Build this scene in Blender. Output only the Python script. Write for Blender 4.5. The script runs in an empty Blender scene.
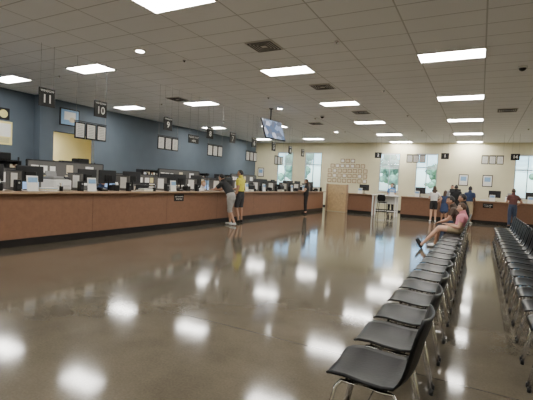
import bpy, math, random
import numpy as np
from mathutils import Vector, Matrix, Euler
random.seed(7)
scene = bpy.context.scene
COL = scene.collection
V = Vector

# ---------------------------------------------------------------- materials
def mat(name, col, rough=0.5, metal=0.0, var=0.0, scale=8.0, bump=0.0, emis=None, estr=0.0, coat=0.0, spec=0.5):
    m = bpy.data.materials.new(name); m.use_nodes = True
    nt = m.node_tree; b = nt.nodes['Principled BSDF']
    c = (col[0], col[1], col[2], 1)
    b.inputs['Base Color'].default_value = c
    b.inputs['Roughness'].default_value = rough
    b.inputs['Metallic'].default_value = metal
    b.inputs['Specular IOR Level'].default_value = spec
    b.inputs['Coat Weight'].default_value = coat
    tc = nt.nodes.new('ShaderNodeTexCoord')
    if var > 0 or bump > 0:
        n = nt.nodes.new('ShaderNodeTexNoise'); n.inputs['Scale'].default_value = scale
        n.inputs['Detail'].default_value = 5
        nt.links.new(tc.outputs['Object'], n.inputs['Vector'])
        if var > 0:
            r = nt.nodes.new('ShaderNodeValToRGB')
            r.color_ramp.elements[0].position = 0.3; r.color_ramp.elements[1].position = 0.7
            r.color_ramp.elements[0].color = (col[0]*(1-var), col[1]*(1-var), col[2]*(1-var), 1)
            r.color_ramp.elements[1].color = (min(1, col[0]*(1+var)), min(1, col[1]*(1+var)), min(1, col[2]*(1+var)), 1)
            nt.links.new(n.outputs['Fac'], r.inputs['Fac'])
            nt.links.new(r.outputs['Color'], b.inputs['Base Color'])
        if bump > 0:
            bp = nt.nodes.new('ShaderNodeBump'); bp.inputs['Strength'].default_value = bump
            bp.inputs['Distance'].default_value = 0.01
            nt.links.new(n.outputs['Fac'], bp.inputs['Height'])
            nt.links.new(bp.outputs['Normal'], b.inputs['Normal'])
    if emis:
        b.inputs['Emission Color'].default_value = (emis[0], emis[1], emis[2], 1)
        b.inputs['Emission Strength'].default_value = estr
    return m

M = {}
M['wallblue'] = mat('wall_paint_slate_blue', (.088, .115, .145), .7, var=.05, scale=2)
M['cream'] = mat('wall_paint_cream', (.70, .66, .46), .7, var=.04, scale=2)
M['yellow'] = mat('wall_paint_yellow', (.88, .78, .42), .7, var=.03, scale=2)
M['basebd'] = mat('rubber_base_dark', (.012, .010, .009), .5, var=.1, spec=.25)
M['counter'] = mat('counter_laminate_brown', (.205, .105, .062), .5, var=.08, scale=14, spec=.3)
M['ctop'] = mat('countertop_laminate_tan', (.42, .32, .22), .35, var=.12, scale=60)
M['cedge'] = mat('counter_edge_wood', (.36, .24, .15), .4, var=.12, scale=20)
M['tanwood'] = mat('door_wood_tan', (.52, .37, .20), .45, var=.12, scale=9)
M['black'] = mat('black_plastic', (.008, .008, .009), .4, var=.1, scale=30, spec=.3)
M['chairblk'] = mat('chair_shell_black', (.004, .0042, .005), .38, var=.15, scale=60, bump=.1, spec=.13)
M['chrome'] = mat('chrome_tube', (.62, .61, .60), .18, metal=1.0, var=.03)
M['white'] = mat('white_plastic', (.75, .75, .73), .5, var=.03)
M['paper'] = mat('paper', (.80, .79, .75), .8, var=.04, scale=30)
M['paperb'] = mat('paper_blue', (.25, .42, .65), .8, var=.1, scale=30)
M['papery'] = mat('paper_yellow', (.8, .7, .30), .8, var=.1, scale=30)
M['grey'] = mat('grey_plastic', (.25, .25, .25), .5, var=.06)
M['dgrey'] = mat('dark_grey_plastic', (.022, .023, .026), .45, var=.1, spec=.3)
M['fabric'] = mat('partition_fabric', (.12, .115, .11), .9, var=.15, scale=80)
M['alu'] = mat('window_frame_aluminium', (.45, .45, .44), .4, metal=.6, var=.03)
M['panel'] = mat('light_diffuser', (.9, .9, .88), .5, emis=(1, .965, .90), estr=50)
M['screen'] = mat('monitor_screen_lit', (.05, .08, .12), .3, emis=(.35, .55, .9), estr=1.0)
M['desk'] = mat('desk_laminate_white', (.72, .70, .66), .4, var=.04)
M['blind'] = mat('blind_slat', (.72, .74, .76), .6, var=.03)
M['plaque'] = mat('plaque_wood', (.30, .20, .11), .5, var=.15, scale=12)
M['beige'] = mat('certificate_beige', (.66, .57, .40), .7, var=.1, scale=20)
M['vent'] = mat('vent_dark', (.06, .055, .05), .6, var=.1)
M['trim'] = mat('ceiling_trim_white', (.6, .58, .54), .6, var=.03)
M['leaf'] = mat('tree_foliage', (.26, .36, .20), .8, var=.35, scale=3)
M['bark'] = mat('tree_bark', (.12, .08, .05), .9, var=.3, scale=10)
M['grass'] = mat('lawn_grass', (.30, .40, .20), .9, var=.2, scale=2)
M['asphalt'] = mat('asphalt', (.50, .51, .53), .9, var=.1, scale=4)

# glass: thin pane, mostly transparent with a little glossy
g = bpy.data.materials.new('window_glass'); g.use_nodes = True
nt = g.node_tree; nt.nodes.clear()
o = nt.nodes.new('ShaderNodeOutputMaterial'); mx = nt.nodes.new('ShaderNodeMixShader')
tr = nt.nodes.new('ShaderNodeBsdfTransparent'); gl = nt.nodes.new('ShaderNodeBsdfGlossy')
gl.inputs['Roughness'].default_value = .03; tr.inputs['Color'].default_value = (.78, .92, 1, 1)
mx.inputs[0].default_value = .07
nt.links.new(tr.outputs[0], mx.inputs[1]); nt.links.new(gl.outputs[0], mx.inputs[2]); nt.links.new(mx.outputs[0], o.inputs[0])
M['glass'] = g

# TV picture (procedural blocks of colour)
t = bpy.data.materials.new('tv_picture'); t.use_nodes = True
nt = t.node_tree; b = nt.nodes['Principled BSDF']
tc = nt.nodes.new('ShaderNodeTexCoord'); vo = nt.nodes.new('ShaderNodeTexVoronoi'); vo.inputs['Scale'].default_value = 5
rp = nt.nodes.new('ShaderNodeValToRGB')
cr = rp.color_ramp; cr.interpolation = 'CONSTANT'
cr.elements[0].color = (.10, .14, .24, 1); cr.elements[1].position = .40; cr.elements[1].color = (.22, .28, .42, 1)
e = cr.elements.new(.60); e.color = (.12, .14, .20, 1)
e = cr.elements.new(.74); e.color = (.42, .45, .55, 1)
e = cr.elements.new(.86); e.color = (.34, .15, .12, 1)
nt.links.new(tc.outputs['Object'], vo.inputs['Vector']); nt.links.new(vo.outputs['Color'], rp.inputs['Fac'])
nt.links.new(rp.outputs['Color'], b.inputs['Base Color']); nt.links.new(rp.outputs['Color'], b.inputs['Emission Color'])
b.inputs['Emission Strength'].default_value = .8; b.inputs['Roughness'].default_value = .25
M['tv'] = t

# ---------------------------------------------------------------- mesh builder
class MB:
    def __init__(s): s.v = []; s.f = []; s.m = []; s.sm = []; s.mats = []
    def mi(s, key):
        if key not in s.mats: s.mats.append(key)
        return s.mats.index(key)
    def add(s, vs, fs, key, smooth=False):
        o = len(s.v); s.v += [tuple(p) for p in vs]; k = s.mi(key)
        for f in fs:
            s.f.append(tuple(i+o for i in f)); s.m.append(k); s.sm.append(smooth)
    def box(s, c, d, key, rot=None, ch=0.0):
        hx, hy, hz = d[0]/2, d[1]/2, d[2]/2
        if ch > 0:   # chamfered box
            ch = min(ch, hx*.9, hy*.9, hz*.9)
            vs = []; idx = {}
            for sx in (-1, 1):
                for sy in (-1, 1):
                    for sz in (-1, 1):
                        for a in range(3):
                            p = [sx*(hx-ch), sy*(hy-ch), sz*(hz-ch)]
                            p[a] = (sx*hx, sy*hy, sz*hz)[a]
                            idx[(sx, sy, sz, a)] = len(vs); vs.append(V(p))
            fs = []
            for a in range(3):
                u, w = [(1, 2), (2, 0), (0, 1)][a]
                for sg in (-1, 1):
                    q = []
                    for (su, sw) in ((-1, -1), (1, -1), (1, 1), (-1, 1)):
                        k = [0, 0, 0]; k[a] = sg; k[u] = su; k[w] = sw
                        q.append(idx[(k[0], k[1], k[2], a)])
                    fs.append(q if sg > 0 else q[::-1])
            for a in range(3):   # edges along axis a
                u, w = [(1, 2), (2, 0), (0, 1)][a]
                for su in (-1, 1):
                    for sw in (-1, 1):
                        q = []
                        for (sa, ax) in ((-1, u), (1, u), (1, w), (-1, w)):
                            k = [0, 0, 0]; k[a] = sa; k[u] = su; k[w] = sw
                            q.append(idx[(k[0], k[1], k[2], ax)])
                        fs.append(q if su*sw < 0 else q[::-1])
            for sx in (-1, 1):
                for sy in (-1, 1):
                    for sz in (-1, 1):
                        q = [idx[(sx, sy, sz, a)] for a in range(3)]
                        fs.append(q if sx*sy*sz > 0 else q[::-1])
        else:
            vs = [V((x, y, z)) for x in (-hx, hx) for y in (-hy, hy) for z in (-hz, hz)]
            fs = [(0, 1, 3, 2), (4, 6, 7, 5), (0, 4, 5, 1), (2, 3, 7, 6), (0, 2, 6, 4), (1, 5, 7, 3)]
        if rot is not None:
            R = Euler(rot).to_matrix(); vs = [R @ p for p in vs]
        c = V(c); s.add([p+c for p in vs], fs, key)
    def bb(s, a, b, key, ch=0.0):
        s.box([(a[i]+b[i])/2 for i in range(3)], [abs(b[i]-a[i]) for i in range(3)], key, ch=ch)
    def loft(s, pts, rad, key, seg=12, lat=None, cap=True, smooth=True, roundcap=True):
        pts = [V(p) for p in pts]; rad = [r if isinstance(r, (tuple, list)) else (r, r) for r in rad]
        n = len(pts); T = []
        for i in range(n):
            a = pts[max(0, i-1)]; c = pts[min(n-1, i+1)]; T.append((c-a).normalized())
        if lat is None:
            lat = V((1, 0, 0)) if abs(T[0].x) < .8 else V((0, 1, 0))
        def ext(p, r, tdir, sgn):
            m = min(r)
            return (p + tdir*sgn*m*.7, (r[0]-m*.3, r[1]-m*.3)), p + tdir*sgn*m
        if cap and roundcap:
            (e0, r0), pole0 = ext(pts[0], rad[0], T[0], -1)
            (e1, r1), pole1 = ext(pts[-1], rad[-1], T[-1], 1)
            pts = [e0]+pts+[e1]; rad = [r0]+rad+[r1]; T = [T[0]]+T+[T[-1]]
        else:
            pole0, pole1 = pts[0], pts[-1]
        vs = []; l = V(lat)
        for p, r, tt in zip(pts, rad, T):
            u = l - tt*l.dot(tt)
            if u.length < 1e-4: u = tt.orthogonal()
            u.normalize(); w = tt.cross(u)
            for k in range(seg):
                th = 2*math.pi*k/seg
                vs.append(p + u*(r[0]*math.cos(th)) + w*(r[1]*math.sin(th)))
        fs = []
        for i in range(len(pts)-1):
            for k in range(seg):
                k2 = (k+1) % seg
                fs.append((i*seg+k, i*seg+k2, (i+1)*seg+k2, (i+1)*seg+k))
        if cap:
            a = len(vs); vs.append(pole0); vs.append(pole1); L = (len(pts)-1)*seg
            for k in range(seg):
                k2 = (k+1) % seg
                fs.append((a, k2, k)); fs.append((a+1, L+k, L+k2))
        s.add(vs, fs, key, smooth)
    def tube(s, pts, r, key, seg=8):
        s.loft(pts, [r]*len(pts), key, seg=seg, roundcap=False)
    def cyl(s, c0, c1, r, key, seg=20, r1=None):
        s.loft([c0, c1], [r, r if r1 is None else r1], key, seg=seg, roundcap=False, smooth=False)
    def ell(s, c, r, key, seg=12, rings=8, R=None, fn=None):
        vs = []; fs = []
        for i in range(rings+1):
            ph = math.pi*i/rings
            for k in range(seg):
                th = 2*math.pi*k/seg
                d = V((math.sin(ph)*math.cos(th), math.sin(ph)*math.sin(th), math.cos(ph)))
                p = V((d.x*r[0], d.y*r[1], d.z*r[2]))
                if fn: p = fn(d, p)
                if R is not None: p = R @ p
                vs.append(p + V(c))
        for i in range(rings):
            for k in range(seg):
                k2 = (k+1) % seg
                fs.append((i*seg+k, (i+1)*seg+k, (i+1)*seg+k2, i*seg+k2))
        s.add(vs, fs, key, True)
    def mesh(s, name):
        me = bpy.data.meshes.new(name); me.from_pydata(s.v, [], s.f)
        for k in s.mats: me.materials.append(M[k] if isinstance(k, str) else k)
        me.polygons.foreach_set('material_index', s.m); me.polygons.foreach_set('use_smooth', s.sm)
        me.update(); return me

def put(name, me, loc=(0, 0, 0), yaw=0.0, parent=None):
    ob = bpy.data.objects.new(name, me); COL.objects.link(ob)
    ob.location = loc; ob.rotation_euler = (0, 0, yaw)
    if parent: ob.parent = parent
    return ob
def one(name, mb, loc=(0, 0, 0), yaw=0.0): return put(name, mb.mesh(name), loc, yaw)

def text_geo(s, size):
    cu = bpy.data.curves.new('t', 'FONT'); cu.body = s; cu.size = size; cu.align_x = 'CENTER'; cu.align_y = 'CENTER'
    cu.offset = size*.02
    ob = bpy.data.objects.new('t', cu); COL.objects.link(ob)
    dg = bpy.context.evaluated_depsgraph_get(); dg.update()
    me = bpy.data.meshes.new_from_object(ob.evaluated_get(dg))
    vs = [v.co.copy() for v in me.vertices]; fs = [tuple(p.vertices) for p in me.polygons]
    bpy.data.objects.remove(ob); bpy.data.curves.remove(cu); bpy.data.meshes.remove(me)
    return vs, fs

# ---------------------------------------------------------------- room constants
ZC = 4.22; XL = -14.6; XR = 9.0; YB = 25.4; YF = -8.0
CX = -7.75   # left counter front face
CY = 21.3    # rear counter front face
TOP = 1.07

# floor --------------------------------------------------------
fm = bpy.data.materials.new('polished_concrete'); fm.use_nodes = True
nt = fm.node_tree; b = nt.nodes['Principled BSDF']; L = nt.links.new
tc = nt.nodes.new('ShaderNodeTexCoord')
n1 = nt.nodes.new('ShaderNodeTexNoise'); n1.inputs['Scale'].default_value = 1.0; n1.inputs['Detail'].default_value = 8; n1.inputs['Roughness'].default_value = .62
L(tc.outputs['Object'], n1.inputs['Vector'])
r1 = nt.nodes.new('ShaderNodeValToRGB'); r1.color_ramp.elements[0].position = .30; r1.color_ramp.elements[1].position = .72
r1.color_ramp.elements[0].color = (.070, .060, .043, 1); r1.color_ramp.elements[1].color = (.125, .107, .078, 1)
L(n1.outputs['Fac'], r1.inputs['Fac'])
n2 = nt.nodes.new('ShaderNodeTexNoise'); n2.inputs['Scale'].default_value = 60; n2.inputs['Detail'].default_value = 4
L(tc.outputs['Object'], n2.inputs['Vector'])
mixc = nt.nodes.new('ShaderNodeMixRGB'); mixc.blend_type = 'OVERLAY'; mixc.inputs[0].default_value = .3
L(r1.outputs['Color'], mixc.inputs[1]); L(n2.outputs['Fac'], mixc.inputs[2])
sx = nt.nodes.new('ShaderNodeSeparateXYZ'); L(tc.outputs['Object'], sx.inputs[0])
def linemask(nt, out, period, off, width):
    a = nt.nodes.new('ShaderNodeMath'); a.operation = 'ADD'; a.inputs[1].default_value = off + 1000*period; nt.links.new(out, a.inputs[0])
    m = nt.nodes.new('ShaderNodeMath'); m.operation = 'MODULO'; m.inputs[1].default_value = period; nt.links.new(a.outputs[0], m.inputs[0])
    l = nt.nodes.new('ShaderNodeMath'); l.operation = 'LESS_THAN'; l.inputs[1].default_value = width; nt.links.new(m.outputs[0], l.inputs[0])
    return l.outputs[0]
mx1 = linemask(nt, sx.outputs['X'], 3.9, .6, .010); my1 = linemask(nt, sx.outputs['Y'], 4.6, 1.2, .010)
mm = nt.nodes.new('ShaderNodeMath'); mm.operation = 'MAXIMUM'; L(mx1, mm.inputs[0]); L(my1, mm.inputs[1])
mj = nt.nodes.new('ShaderNodeMixRGB'); mj.inputs[2].default_value = (.04, .034, .026, 1)
L(mm.outputs[0], mj.inputs[0]); L(mixc.outputs[0], mj.inputs[1]); L(mj.outputs[0], b.inputs['Base Color'])
r2 = nt.nodes.new('ShaderNodeMapRange'); r2.inputs['To Min'].default_value = .06; r2.inputs['To Max'].default_value = .125
L(n1.outputs['Fac'], r2.inputs['Value']); L(r2.outputs[0], b.inputs['Roughness'])
b.inputs['IOR'].default_value = 1.42
M['floor'] = fm
mb = MB(); mb.bb((XL-.1, YF-.1, -.1), (XR+.1, YB+.1, 0), 'floor'); one('floor', mb)

# ceiling -----------------------------------------------------
cm = bpy.data.materials.new('acoustic_tile_ceiling'); cm.use_nodes = True
nt = cm.node_tree; b = nt.nodes['Principled BSDF']; L = nt.links.new
tc = nt.nodes.new('ShaderNodeTexCoord'); sx = nt.nodes.new('ShaderNodeSeparateXYZ'); L(tc.outputs['Object'], sx.inputs[0])
TX, TY = 1.22, .59
mx1 = linemask(nt, sx.outputs['X'], TX, .70+TX/2+.012, .024); my1 = linemask(nt, sx.outputs['Y'], TY, -4.8+TY/2+.012, .024)
mm = nt.nodes.new('ShaderNodeMath'); mm.operation = 'MAXIMUM'; L(mx1, mm.inputs[0]); L(my1, mm.inputs[1])
n2 = nt.nodes.new('ShaderNodeTexNoise'); n2.inputs['Scale'].default_value = 90; L(tc.outputs['Object'], n2.inputs['Vector'])
n3 = nt.nodes.new('ShaderNodeTexNoise'); n3.inputs['Scale'].default_value = 1.1; L(tc.outputs['Object'], n3.inputs['Vector'])
rr = nt.nodes.new('ShaderNodeValToRGB'); rr.color_ramp.elements[0].position = .3; rr.color_ramp.elements[1].position = .7
rr.color_ramp.elements[0].color = (.92, .925, .93, 1); rr.color_ramp.elements[1].color = (.95, .955, .96, 1)
L(n3.outputs['Fac'], rr.inputs['Fac'])
mj = nt.nodes.new('ShaderNodeMixRGB'); mj.inputs[2].default_value = (.62, .62, .61, 1)
L(mm.outputs[0], mj.inputs[0]); L(rr.outputs['Color'], mj.inputs[1]); L(mj.outputs[0], b.inputs['Base Color'])
bp = nt.nodes.new('ShaderNodeBump'); bp.inputs['Strength'].default_value = .2; bp.inputs['Distance'].default_value = .004
L(n2.outputs['Fac'], bp.inputs['Height']); L(bp.outputs[0], b.inputs['Normal']); b.inputs['Roughness'].default_value = .9
M['ceil'] = cm
mb = MB(); mb.bb((XL-.1, YF-.1, ZC), (XR+.1, YB+.1, ZC+.1), 'ceil'); one('ceiling', mb)

# walls --------------------------------------------------------
OY0, OY1, OZ = 9.75, 11.6, 3.0
mb = MB()
mb.bb((XL-.2, YF, 0), (XL, OY0, ZC), 'wallblue'); mb.bb((XL-.2, OY1, 0), (XL, YB, ZC), 'wallblue'); mb.bb((XL-.2, OY0, OZ), (XL, OY1, ZC), 'wallblue')
one('wall_left', mb)
mb = MB(); mb.bb((XL, 8.98, 0), (XL+.35, 9.5, ZC), 'wallblue'); one('wall_column', mb)
mb = MB()
mb.bb((XL-3.2, OY0-1.2, 0), (XL-3.0, OY1+2.2, 3.3), 'yellow')
mb.bb((XL-3.0, OY0-1.4, 0), (XL-.2, OY0-1.2, 3.3), 'yellow'); mb.bb((XL-3.0, OY1+2.2, 0), (XL-.2, OY1+2.4, 3.3), 'yellow')
mb.bb((XL-3.2, OY0-1.4, 3.3), (XL-.2, OY1+2.4, 3.4), 'cream'); mb.bb((XL-3.2, OY0-1.4, -.1), (XL-.2, OY1+2.4, 0), 'floor')
mb.bb((XL-2.2, OY0+.3, 3.26), (XL-1.6, OY0+1.5, 3.30), 'panel')
one('wall_hallway', mb)
WINS = [-12.2, -10.1, -5.05, -2.9, 2.15, 4.3]; WW = .6; WZ0, WZ1 = 1.22, 3.58
mb = MB(); x = XL-.2
for wx in WINS:
    mb.bb((x, YB, 0), (wx-WW, YB+.2, ZC), 'cream')
    mb.bb((wx-WW, YB, 0), (wx+WW, YB+.2, WZ0), 'cream'); mb.bb((wx-WW, YB, WZ1), (wx+WW, YB+.2, ZC), 'cream'); x = wx+WW
mb.bb((x, YB, 0), (XR+.2, YB+.2, ZC), 'cream'); one('wall_back', mb)
mb = MB(); mb.bb((XR, YF, 0), (XR+.2, YB, ZC), 'cream'); one('wall_right', mb)
mb = MB(); mb.bb((XL-.2, YF-.2, 0), (XR+.2, YF, ZC), 'cream'); one('wall_front', mb)
mb = MB(); mb.bb((XL, YF, 0), (XL+.012, 8.98, .1), 'basebd'); mb.bb((XL, OY1, 0), (XL+.012, YB, .1), 'basebd'); one('baseboard_left', mb)
mb = MB(); mb.bb((XL+.02, YB-.012, 0), (XR-.02, YB, .1), 'basebd'); one('baseboard_back', mb)
mb = MB(); mb.bb((XR-.012, YF, 0), (XR, YB-.02, .1), 'basebd'); one('baseboard_right', mb)
for i, wx in enumerate(WINS):
    mb = MB(); a = .05
    y0, y1 = YB+.02, YB+.10
    mb.bb((wx-WW, y0, WZ0), (wx-WW+a, y1, WZ1), 'alu'); mb.bb((wx+WW-a, y0, WZ0), (wx+WW, y1, WZ1), 'alu')
    mb.bb((wx-WW+a, y0, WZ0), (wx+WW-a, y1, WZ0+a), 'alu'); mb.bb((wx-WW+a, y0, WZ1-a), (wx+WW-a, y1, WZ1), 'alu')
    mb.bb((wx-.02, y0, WZ0+a), (wx+.02, y1, WZ1-a), 'alu'); mb.bb((wx-WW+a, y0+.001, 2.72), (wx+WW-a, y1-.001, 2.77), 'alu')
    mb.bb((wx-WW+a, YB+.055, WZ0+a), (wx+WW-a, YB+.06, WZ1-a), 'glass')
    mb.bb((wx-WW+.06, YB-.03, WZ1-.10), (wx+WW-.06, YB+.02, WZ1-.03), 'blind')
    z = WZ1-.16
    while z > WZ1-.95:
        mb.box((wx, YB, z), (2*WW-.12, .045, .004), 'blind', rot=(math.radians(38), 0, 0)); z -= .07
    mb.bb((wx-WW-.04, YB-.06, WZ0-.04), (wx+WW+.04, YB+.02, WZ0), 'white')
    one('window_%d' % (i+1), mb)

# outside ------------------------------------------------------
mb = MB(); mb.bb((-80, YB+.5, -.6), (70, YB+9, -.35), 'grass'); mb.bb((-80, YB+9, -.6), (70, YB+30, -.36), 'asphalt'); mb.bb((-80, YB+30, -.6), (70, YB+90, -.33), 'grass')
one('ground_outside', mb)
rt = random.Random(3)
def tree_mesh(seed):
    r = random.Random(seed); mb = MB()
    mb.loft([(0, 0, 0), (.08, 0, 1.6), (0, .1, 3.2)], [.22, .16, .1], 'bark', seg=8)
    for k in range(4):
        a = k*1.6; mb.loft([(0, 0, 2+k*.2), (math.cos(a)*1.3, math.sin(a)*1.3, 3.4+k*.2)], [.09, .04], 'bark', seg=6)
    for k in range(46):
        a = r.uniform(0, 6.28); q = r.uniform(.2, 2.0); z = r.uniform(2.4, 5.6)
        def fn(d, p): return p*(1+.28*math.sin(d.x*9+k)*math.sin(d.y*8+k)*math.cos(d.z*7))
        mb.ell((math.cos(a)*q, math.sin(a)*q, z), (r.uniform(.28, .6),)*3, 'leaf', seg=12, rings=8, fn=fn)
    return mb.mesh('tree')
tms = [tree_mesh(1), tree_mesh(2)]
for i, (x, y) in enumerate([(-29, 52), (-22.5, 50), (-12, 66), (-6, 70), (-9.5, 52), (0, 74), (8, 66), (-36, 60), (15, 70), (-42, 66)]):
    put('tree', tms[i % 2], (x, y, -.36), rt.uniform(0, 6))

# ceiling lights ----------------------------------------------
mb = MB()
mb.box((0, 0, -.012), (1.20, .57, .012), 'panel')
mb.box((0, .29, -.012), (1.24, .02, .024), 'trim'); mb.box((0, -.29, -.012), (1.24, .02, .024), 'trim')
mb.box((.61, 0, -.012), (.02, .56, .024), 'trim'); mb.box((-.61, 0, -.012), (.02, .56, .024), 'trim')
lm = mb.mesh('ceiling_light_panel')
def snapy(y): return 4.8 + round((y-4.8)/.59)*.59
for cx in (-.70, -4.36, 4.18):
    for y in (-3.5, .7, 4.8, 8.93, 13.06, 17.19, 21.32, 24.86): put('ceiling_light_panel', lm, (cx, snapy(y), ZC-.001))
for cx in (-9.24, -12.90):
    for y in (-3.5, 1.85, 7.0, 11.9, 17.7, 23.1): put('ceiling_light_panel', lm, (cx, snapy(y), ZC-.001))
# vents
mb = MB(); mb.box((0, 0, -.01), (.58, .58, .02), 'trim')
for k in range(4):
    q = .25-.055*k; z = -.022
    mb.box((0, q, z), (2*q, .028, .008), 'vent'); mb.box((0, -q, z), (2*q, .028, .008), 'vent')
    mb.box((q, 0, z), (.028, 2*q, .008), 'vent'); mb.box((-q, 0, z), (.028, 2*q, .008), 'vent')
vm = mb.mesh('ceiling_vent')
for p in ((-4.04, 7.16), (-4.1, 10.7), (-4.1, 14.83), (-9.6, 11.0), (.6, 15.4), (-6.8, 17.2), (3, 9)): put('ceiling_vent', vm, (p[0], p[1], ZC-.001))
mb = MB(); mb.loft([(0, 0, 0), (0, 0, -.03)], [.13, .12], 'trim', seg=24, roundcap=False); mb.loft([(0, 0, -.028), (0, 0, -.036)], [.09, .085], 'panel', seg=24, roundcap=False)
dm = mb.mesh('recessed_downlight')
for p in ((-6.77, 6.48), (-6.77, 13.4), (-6.77, 20.0)): put('recessed_downlight', dm, (p[0], p[1], ZC-.001))
mb = MB(); mb.loft([(0, 0, 0), (0, 0, -.04)], [.09, .09], 'white', seg=20, roundcap=False); mb.ell((0, 0, -.04), (.07, .07, .06), 'black', seg=16)
km = mb.mesh('security_camera_dome')
for p in ((.62, 10.2), (-5.8, 15.3)): put('security_camera_dome', km, (p[0], p[1], ZC-.001))
mb = MB(); mb.loft([(0, 0, 0), (0, 0, -.02), (0, 0, -.05)], [.035, .035, .01], 'chrome', seg=10, roundcap=False)
sm = mb.mesh('fire_sprinkler')
for x in (-2.6, -6.3, -10.9, 1.6):
    for y in (3.2, 7.4, 11.6, 15.8, 20): put('fire_sprinkler', sm, (x, y, ZC-.001))

# ---------------------------------------------------------------- counters
mb = MB()
Y0 = -4.0
mb.bb((CX-.04, Y0, 0), (CX, CY, TOP-.04), 'counter'); mb.bb((CX-.62, Y0, 0), (CX-.58, CY, TOP-.04), 'counter')
mb.bb((CX-.58, Y0, 0), (CX-.04, Y0+.04, TOP-.04), 'counter')
mb.bb((CX, Y0, 0), (CX+.012, CY-.02, .15), 'basebd')
mb.bb((CX-.70, Y0-.05, TOP-.04), (CX+.12, CY+.7, TOP), 'ctop', ch=.006)
mb.bb((CX+.12, Y0-.05, TOP-.045), (CX+.135, CY+.0, TOP+.002), 'cedge')
y = Y0+.4
while y < CY-.5:
    mb.bb((CX, y, .15), (CX+.0015, y+.005, TOP-.04), 'basebd'); y += 2.44
one('service_counter', mb)
mb = MB()
def cseg(x0, x1):
    mb.bb((x0, CY, 0), (x1, CY+.04, TOP-.04), 'counter'); mb.bb((x0, CY+.58, 0), (x1, CY+.62, TOP-.04), 'counter')
    mb.bb((x1-.04, CY+.04, 0), (x1, CY+.58, TOP-.04), 'counter'); mb.bb((x0, CY+.04, 0), (x0+.04, CY+.58, TOP-.04), 'counter')
    mb.bb((x0, CY-.012, 0), (x1, CY, .15), 'basebd')
    mb.bb((x0, CY-.10, TOP-.04), (x1, CY+.70, TOP), 'ctop', ch=.006); mb.bb((x0, CY-.115, TOP-.045), (x1, CY-.10, TOP+.002), 'cedge')
cseg(-6.32, -4.95); cseg(-3.55, XR-.05)
one('service_counter', mb)
# gate door
mb = MB()
mb.bb((-7.60, CY-.03, 0), (-7.50, CY+.07, 1.52), 'cedge'); mb.bb((-6.44, CY-.03, 0), (-6.34, CY+.07, 1.52), 'cedge')
mb.bb((-7.49, CY, .02), (-6.45, CY+.045, 1.5), 'tanwood', ch=.004)
mb.cyl((-6.58, CY, 1.0), (-6.58, CY-.05, 1.0), .012, 'chrome', 10); mb.bb((-6.70, CY-.065, .988), (-6.565, CY-.045, 1.012), 'chrome', ch=.005)
one('door_1', mb)

# sign builders ------------------------------------------------
def hang_sign(txt, y, z, w, h, size, x=-8.5, name='hanging_window_number_sign'):
    mb = MB(); mb.box((0, 0, 0), (.03, w, h), 'black', ch=.006)
    for sgn in (-1, 1): mb.cyl((0, sgn*w*.4, h/2), (0, sgn*w*.4, ZC-z), .003, 'grey', 6)
    lines = txt.split('|')
    for i, (s, sz, dz) in enumerate([(l.split('@')[0], float(l.split('@')[1])*size, float(l.split('@')[2])*h) for l in lines]):
        vs, fs = text_geo(s, sz)
        mb.add([V((.0165, p.x, p.y+dz)) for p in vs], fs, 'white')
        mb.add([V((-.0165, -p.x, p.y+dz)) for p in vs], fs, 'white')
    one(name, mb, (x, y, z))
for num, y in ((12, 4.1), (11, 5.5), (10, 6.9), (9, 9.35), (8, 11.5), (7, 12.95), (6, 14.6), (5, 16.4), (4, 18.2), (3, 19.8)):
    hang_sign('WINDOW@.26@.34|%d@1@-.1' % num, y, 3.08, .37, .40, .25)
hang_sign('PLEASE WAIT@1@.2|HERE@1@-.22', 10.6, 2.76, .52, .28, .085, name='hanging_direction_sign')
def frames(x, y, z, yaw=0):
    mb = MB()
    mb.box((0, 0, .22), (.02, .92, .02), 'black')
    for k in (-1, 0, 1):
        mb.box((0, k*.31, 0), (.02, .29, .40), 'black', ch=.004); mb.box((.0115, k*.31, 0), (.003, .225, .325), 'paper'); mb.box((-.0115, k*.31, 0), (.003, .225, .325), 'paper')
        for q in range(7): mb.box((.0135, k*.31, .12-.04*q), (.001, .17-.02*(q % 3), .008), 'grey')
    for s in (-1, 1): mb.cyl((0, s*.42, .22), (0, s*.42, ZC-z), .003, 'grey', 6)
    one('hanging_notice_frames', mb, (x, y, z), yaw)
for y in (6.72, 9.5, 11.98, 14.6, 17.2): frames(-8.6, y, 2.49)
frames(-3.0, 21.6, 3.0, -math.pi/2); frames(.4, 21.6, 3.0, -math.pi/2)
for x in (-4.9, -1.65, 1.3):
    mb = MB(); mb.box((0, 0, 0), (.36, .03, .30), 'black', ch=.005)
    for s in (-1, 1): mb.cyl((s*.13, 0, .15), (s*.13, 0, ZC-3.15), .003, 'grey', 6)
    vs, fs = text_geo({-4.9: '2', -1.65: '1', 1.3: '14'}[x], .2); mb.add([V((p.x, -.0165, p.y)) for p in vs], fs, 'white')
    one('hanging_window_number_sign', mb, (x, 21.55, 3.15))
# sign on counter front
mb = MB(); mb.box((0, 0, 0), (.012, .42, .2), 'black', ch=.003)
vs, fs = text_geo('WAIT FOR NUMBER', .04); mb.add([V((.0075, p.x, p.y+.03)) for p in vs], fs, 'white')
vs, fs = text_geo('TO BE CALLED', .04); mb.add([V((.0075, p.x, p.y-.04)) for p in vs], fs, 'white')
cs = mb.mesh('counter_front_sign'); put('counter_front_sign', cs, (CX+.0065, 9.1, .88)); put('counter_front_sign', cs, (.35, CY-.0065, .85), -math.pi/2)

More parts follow.
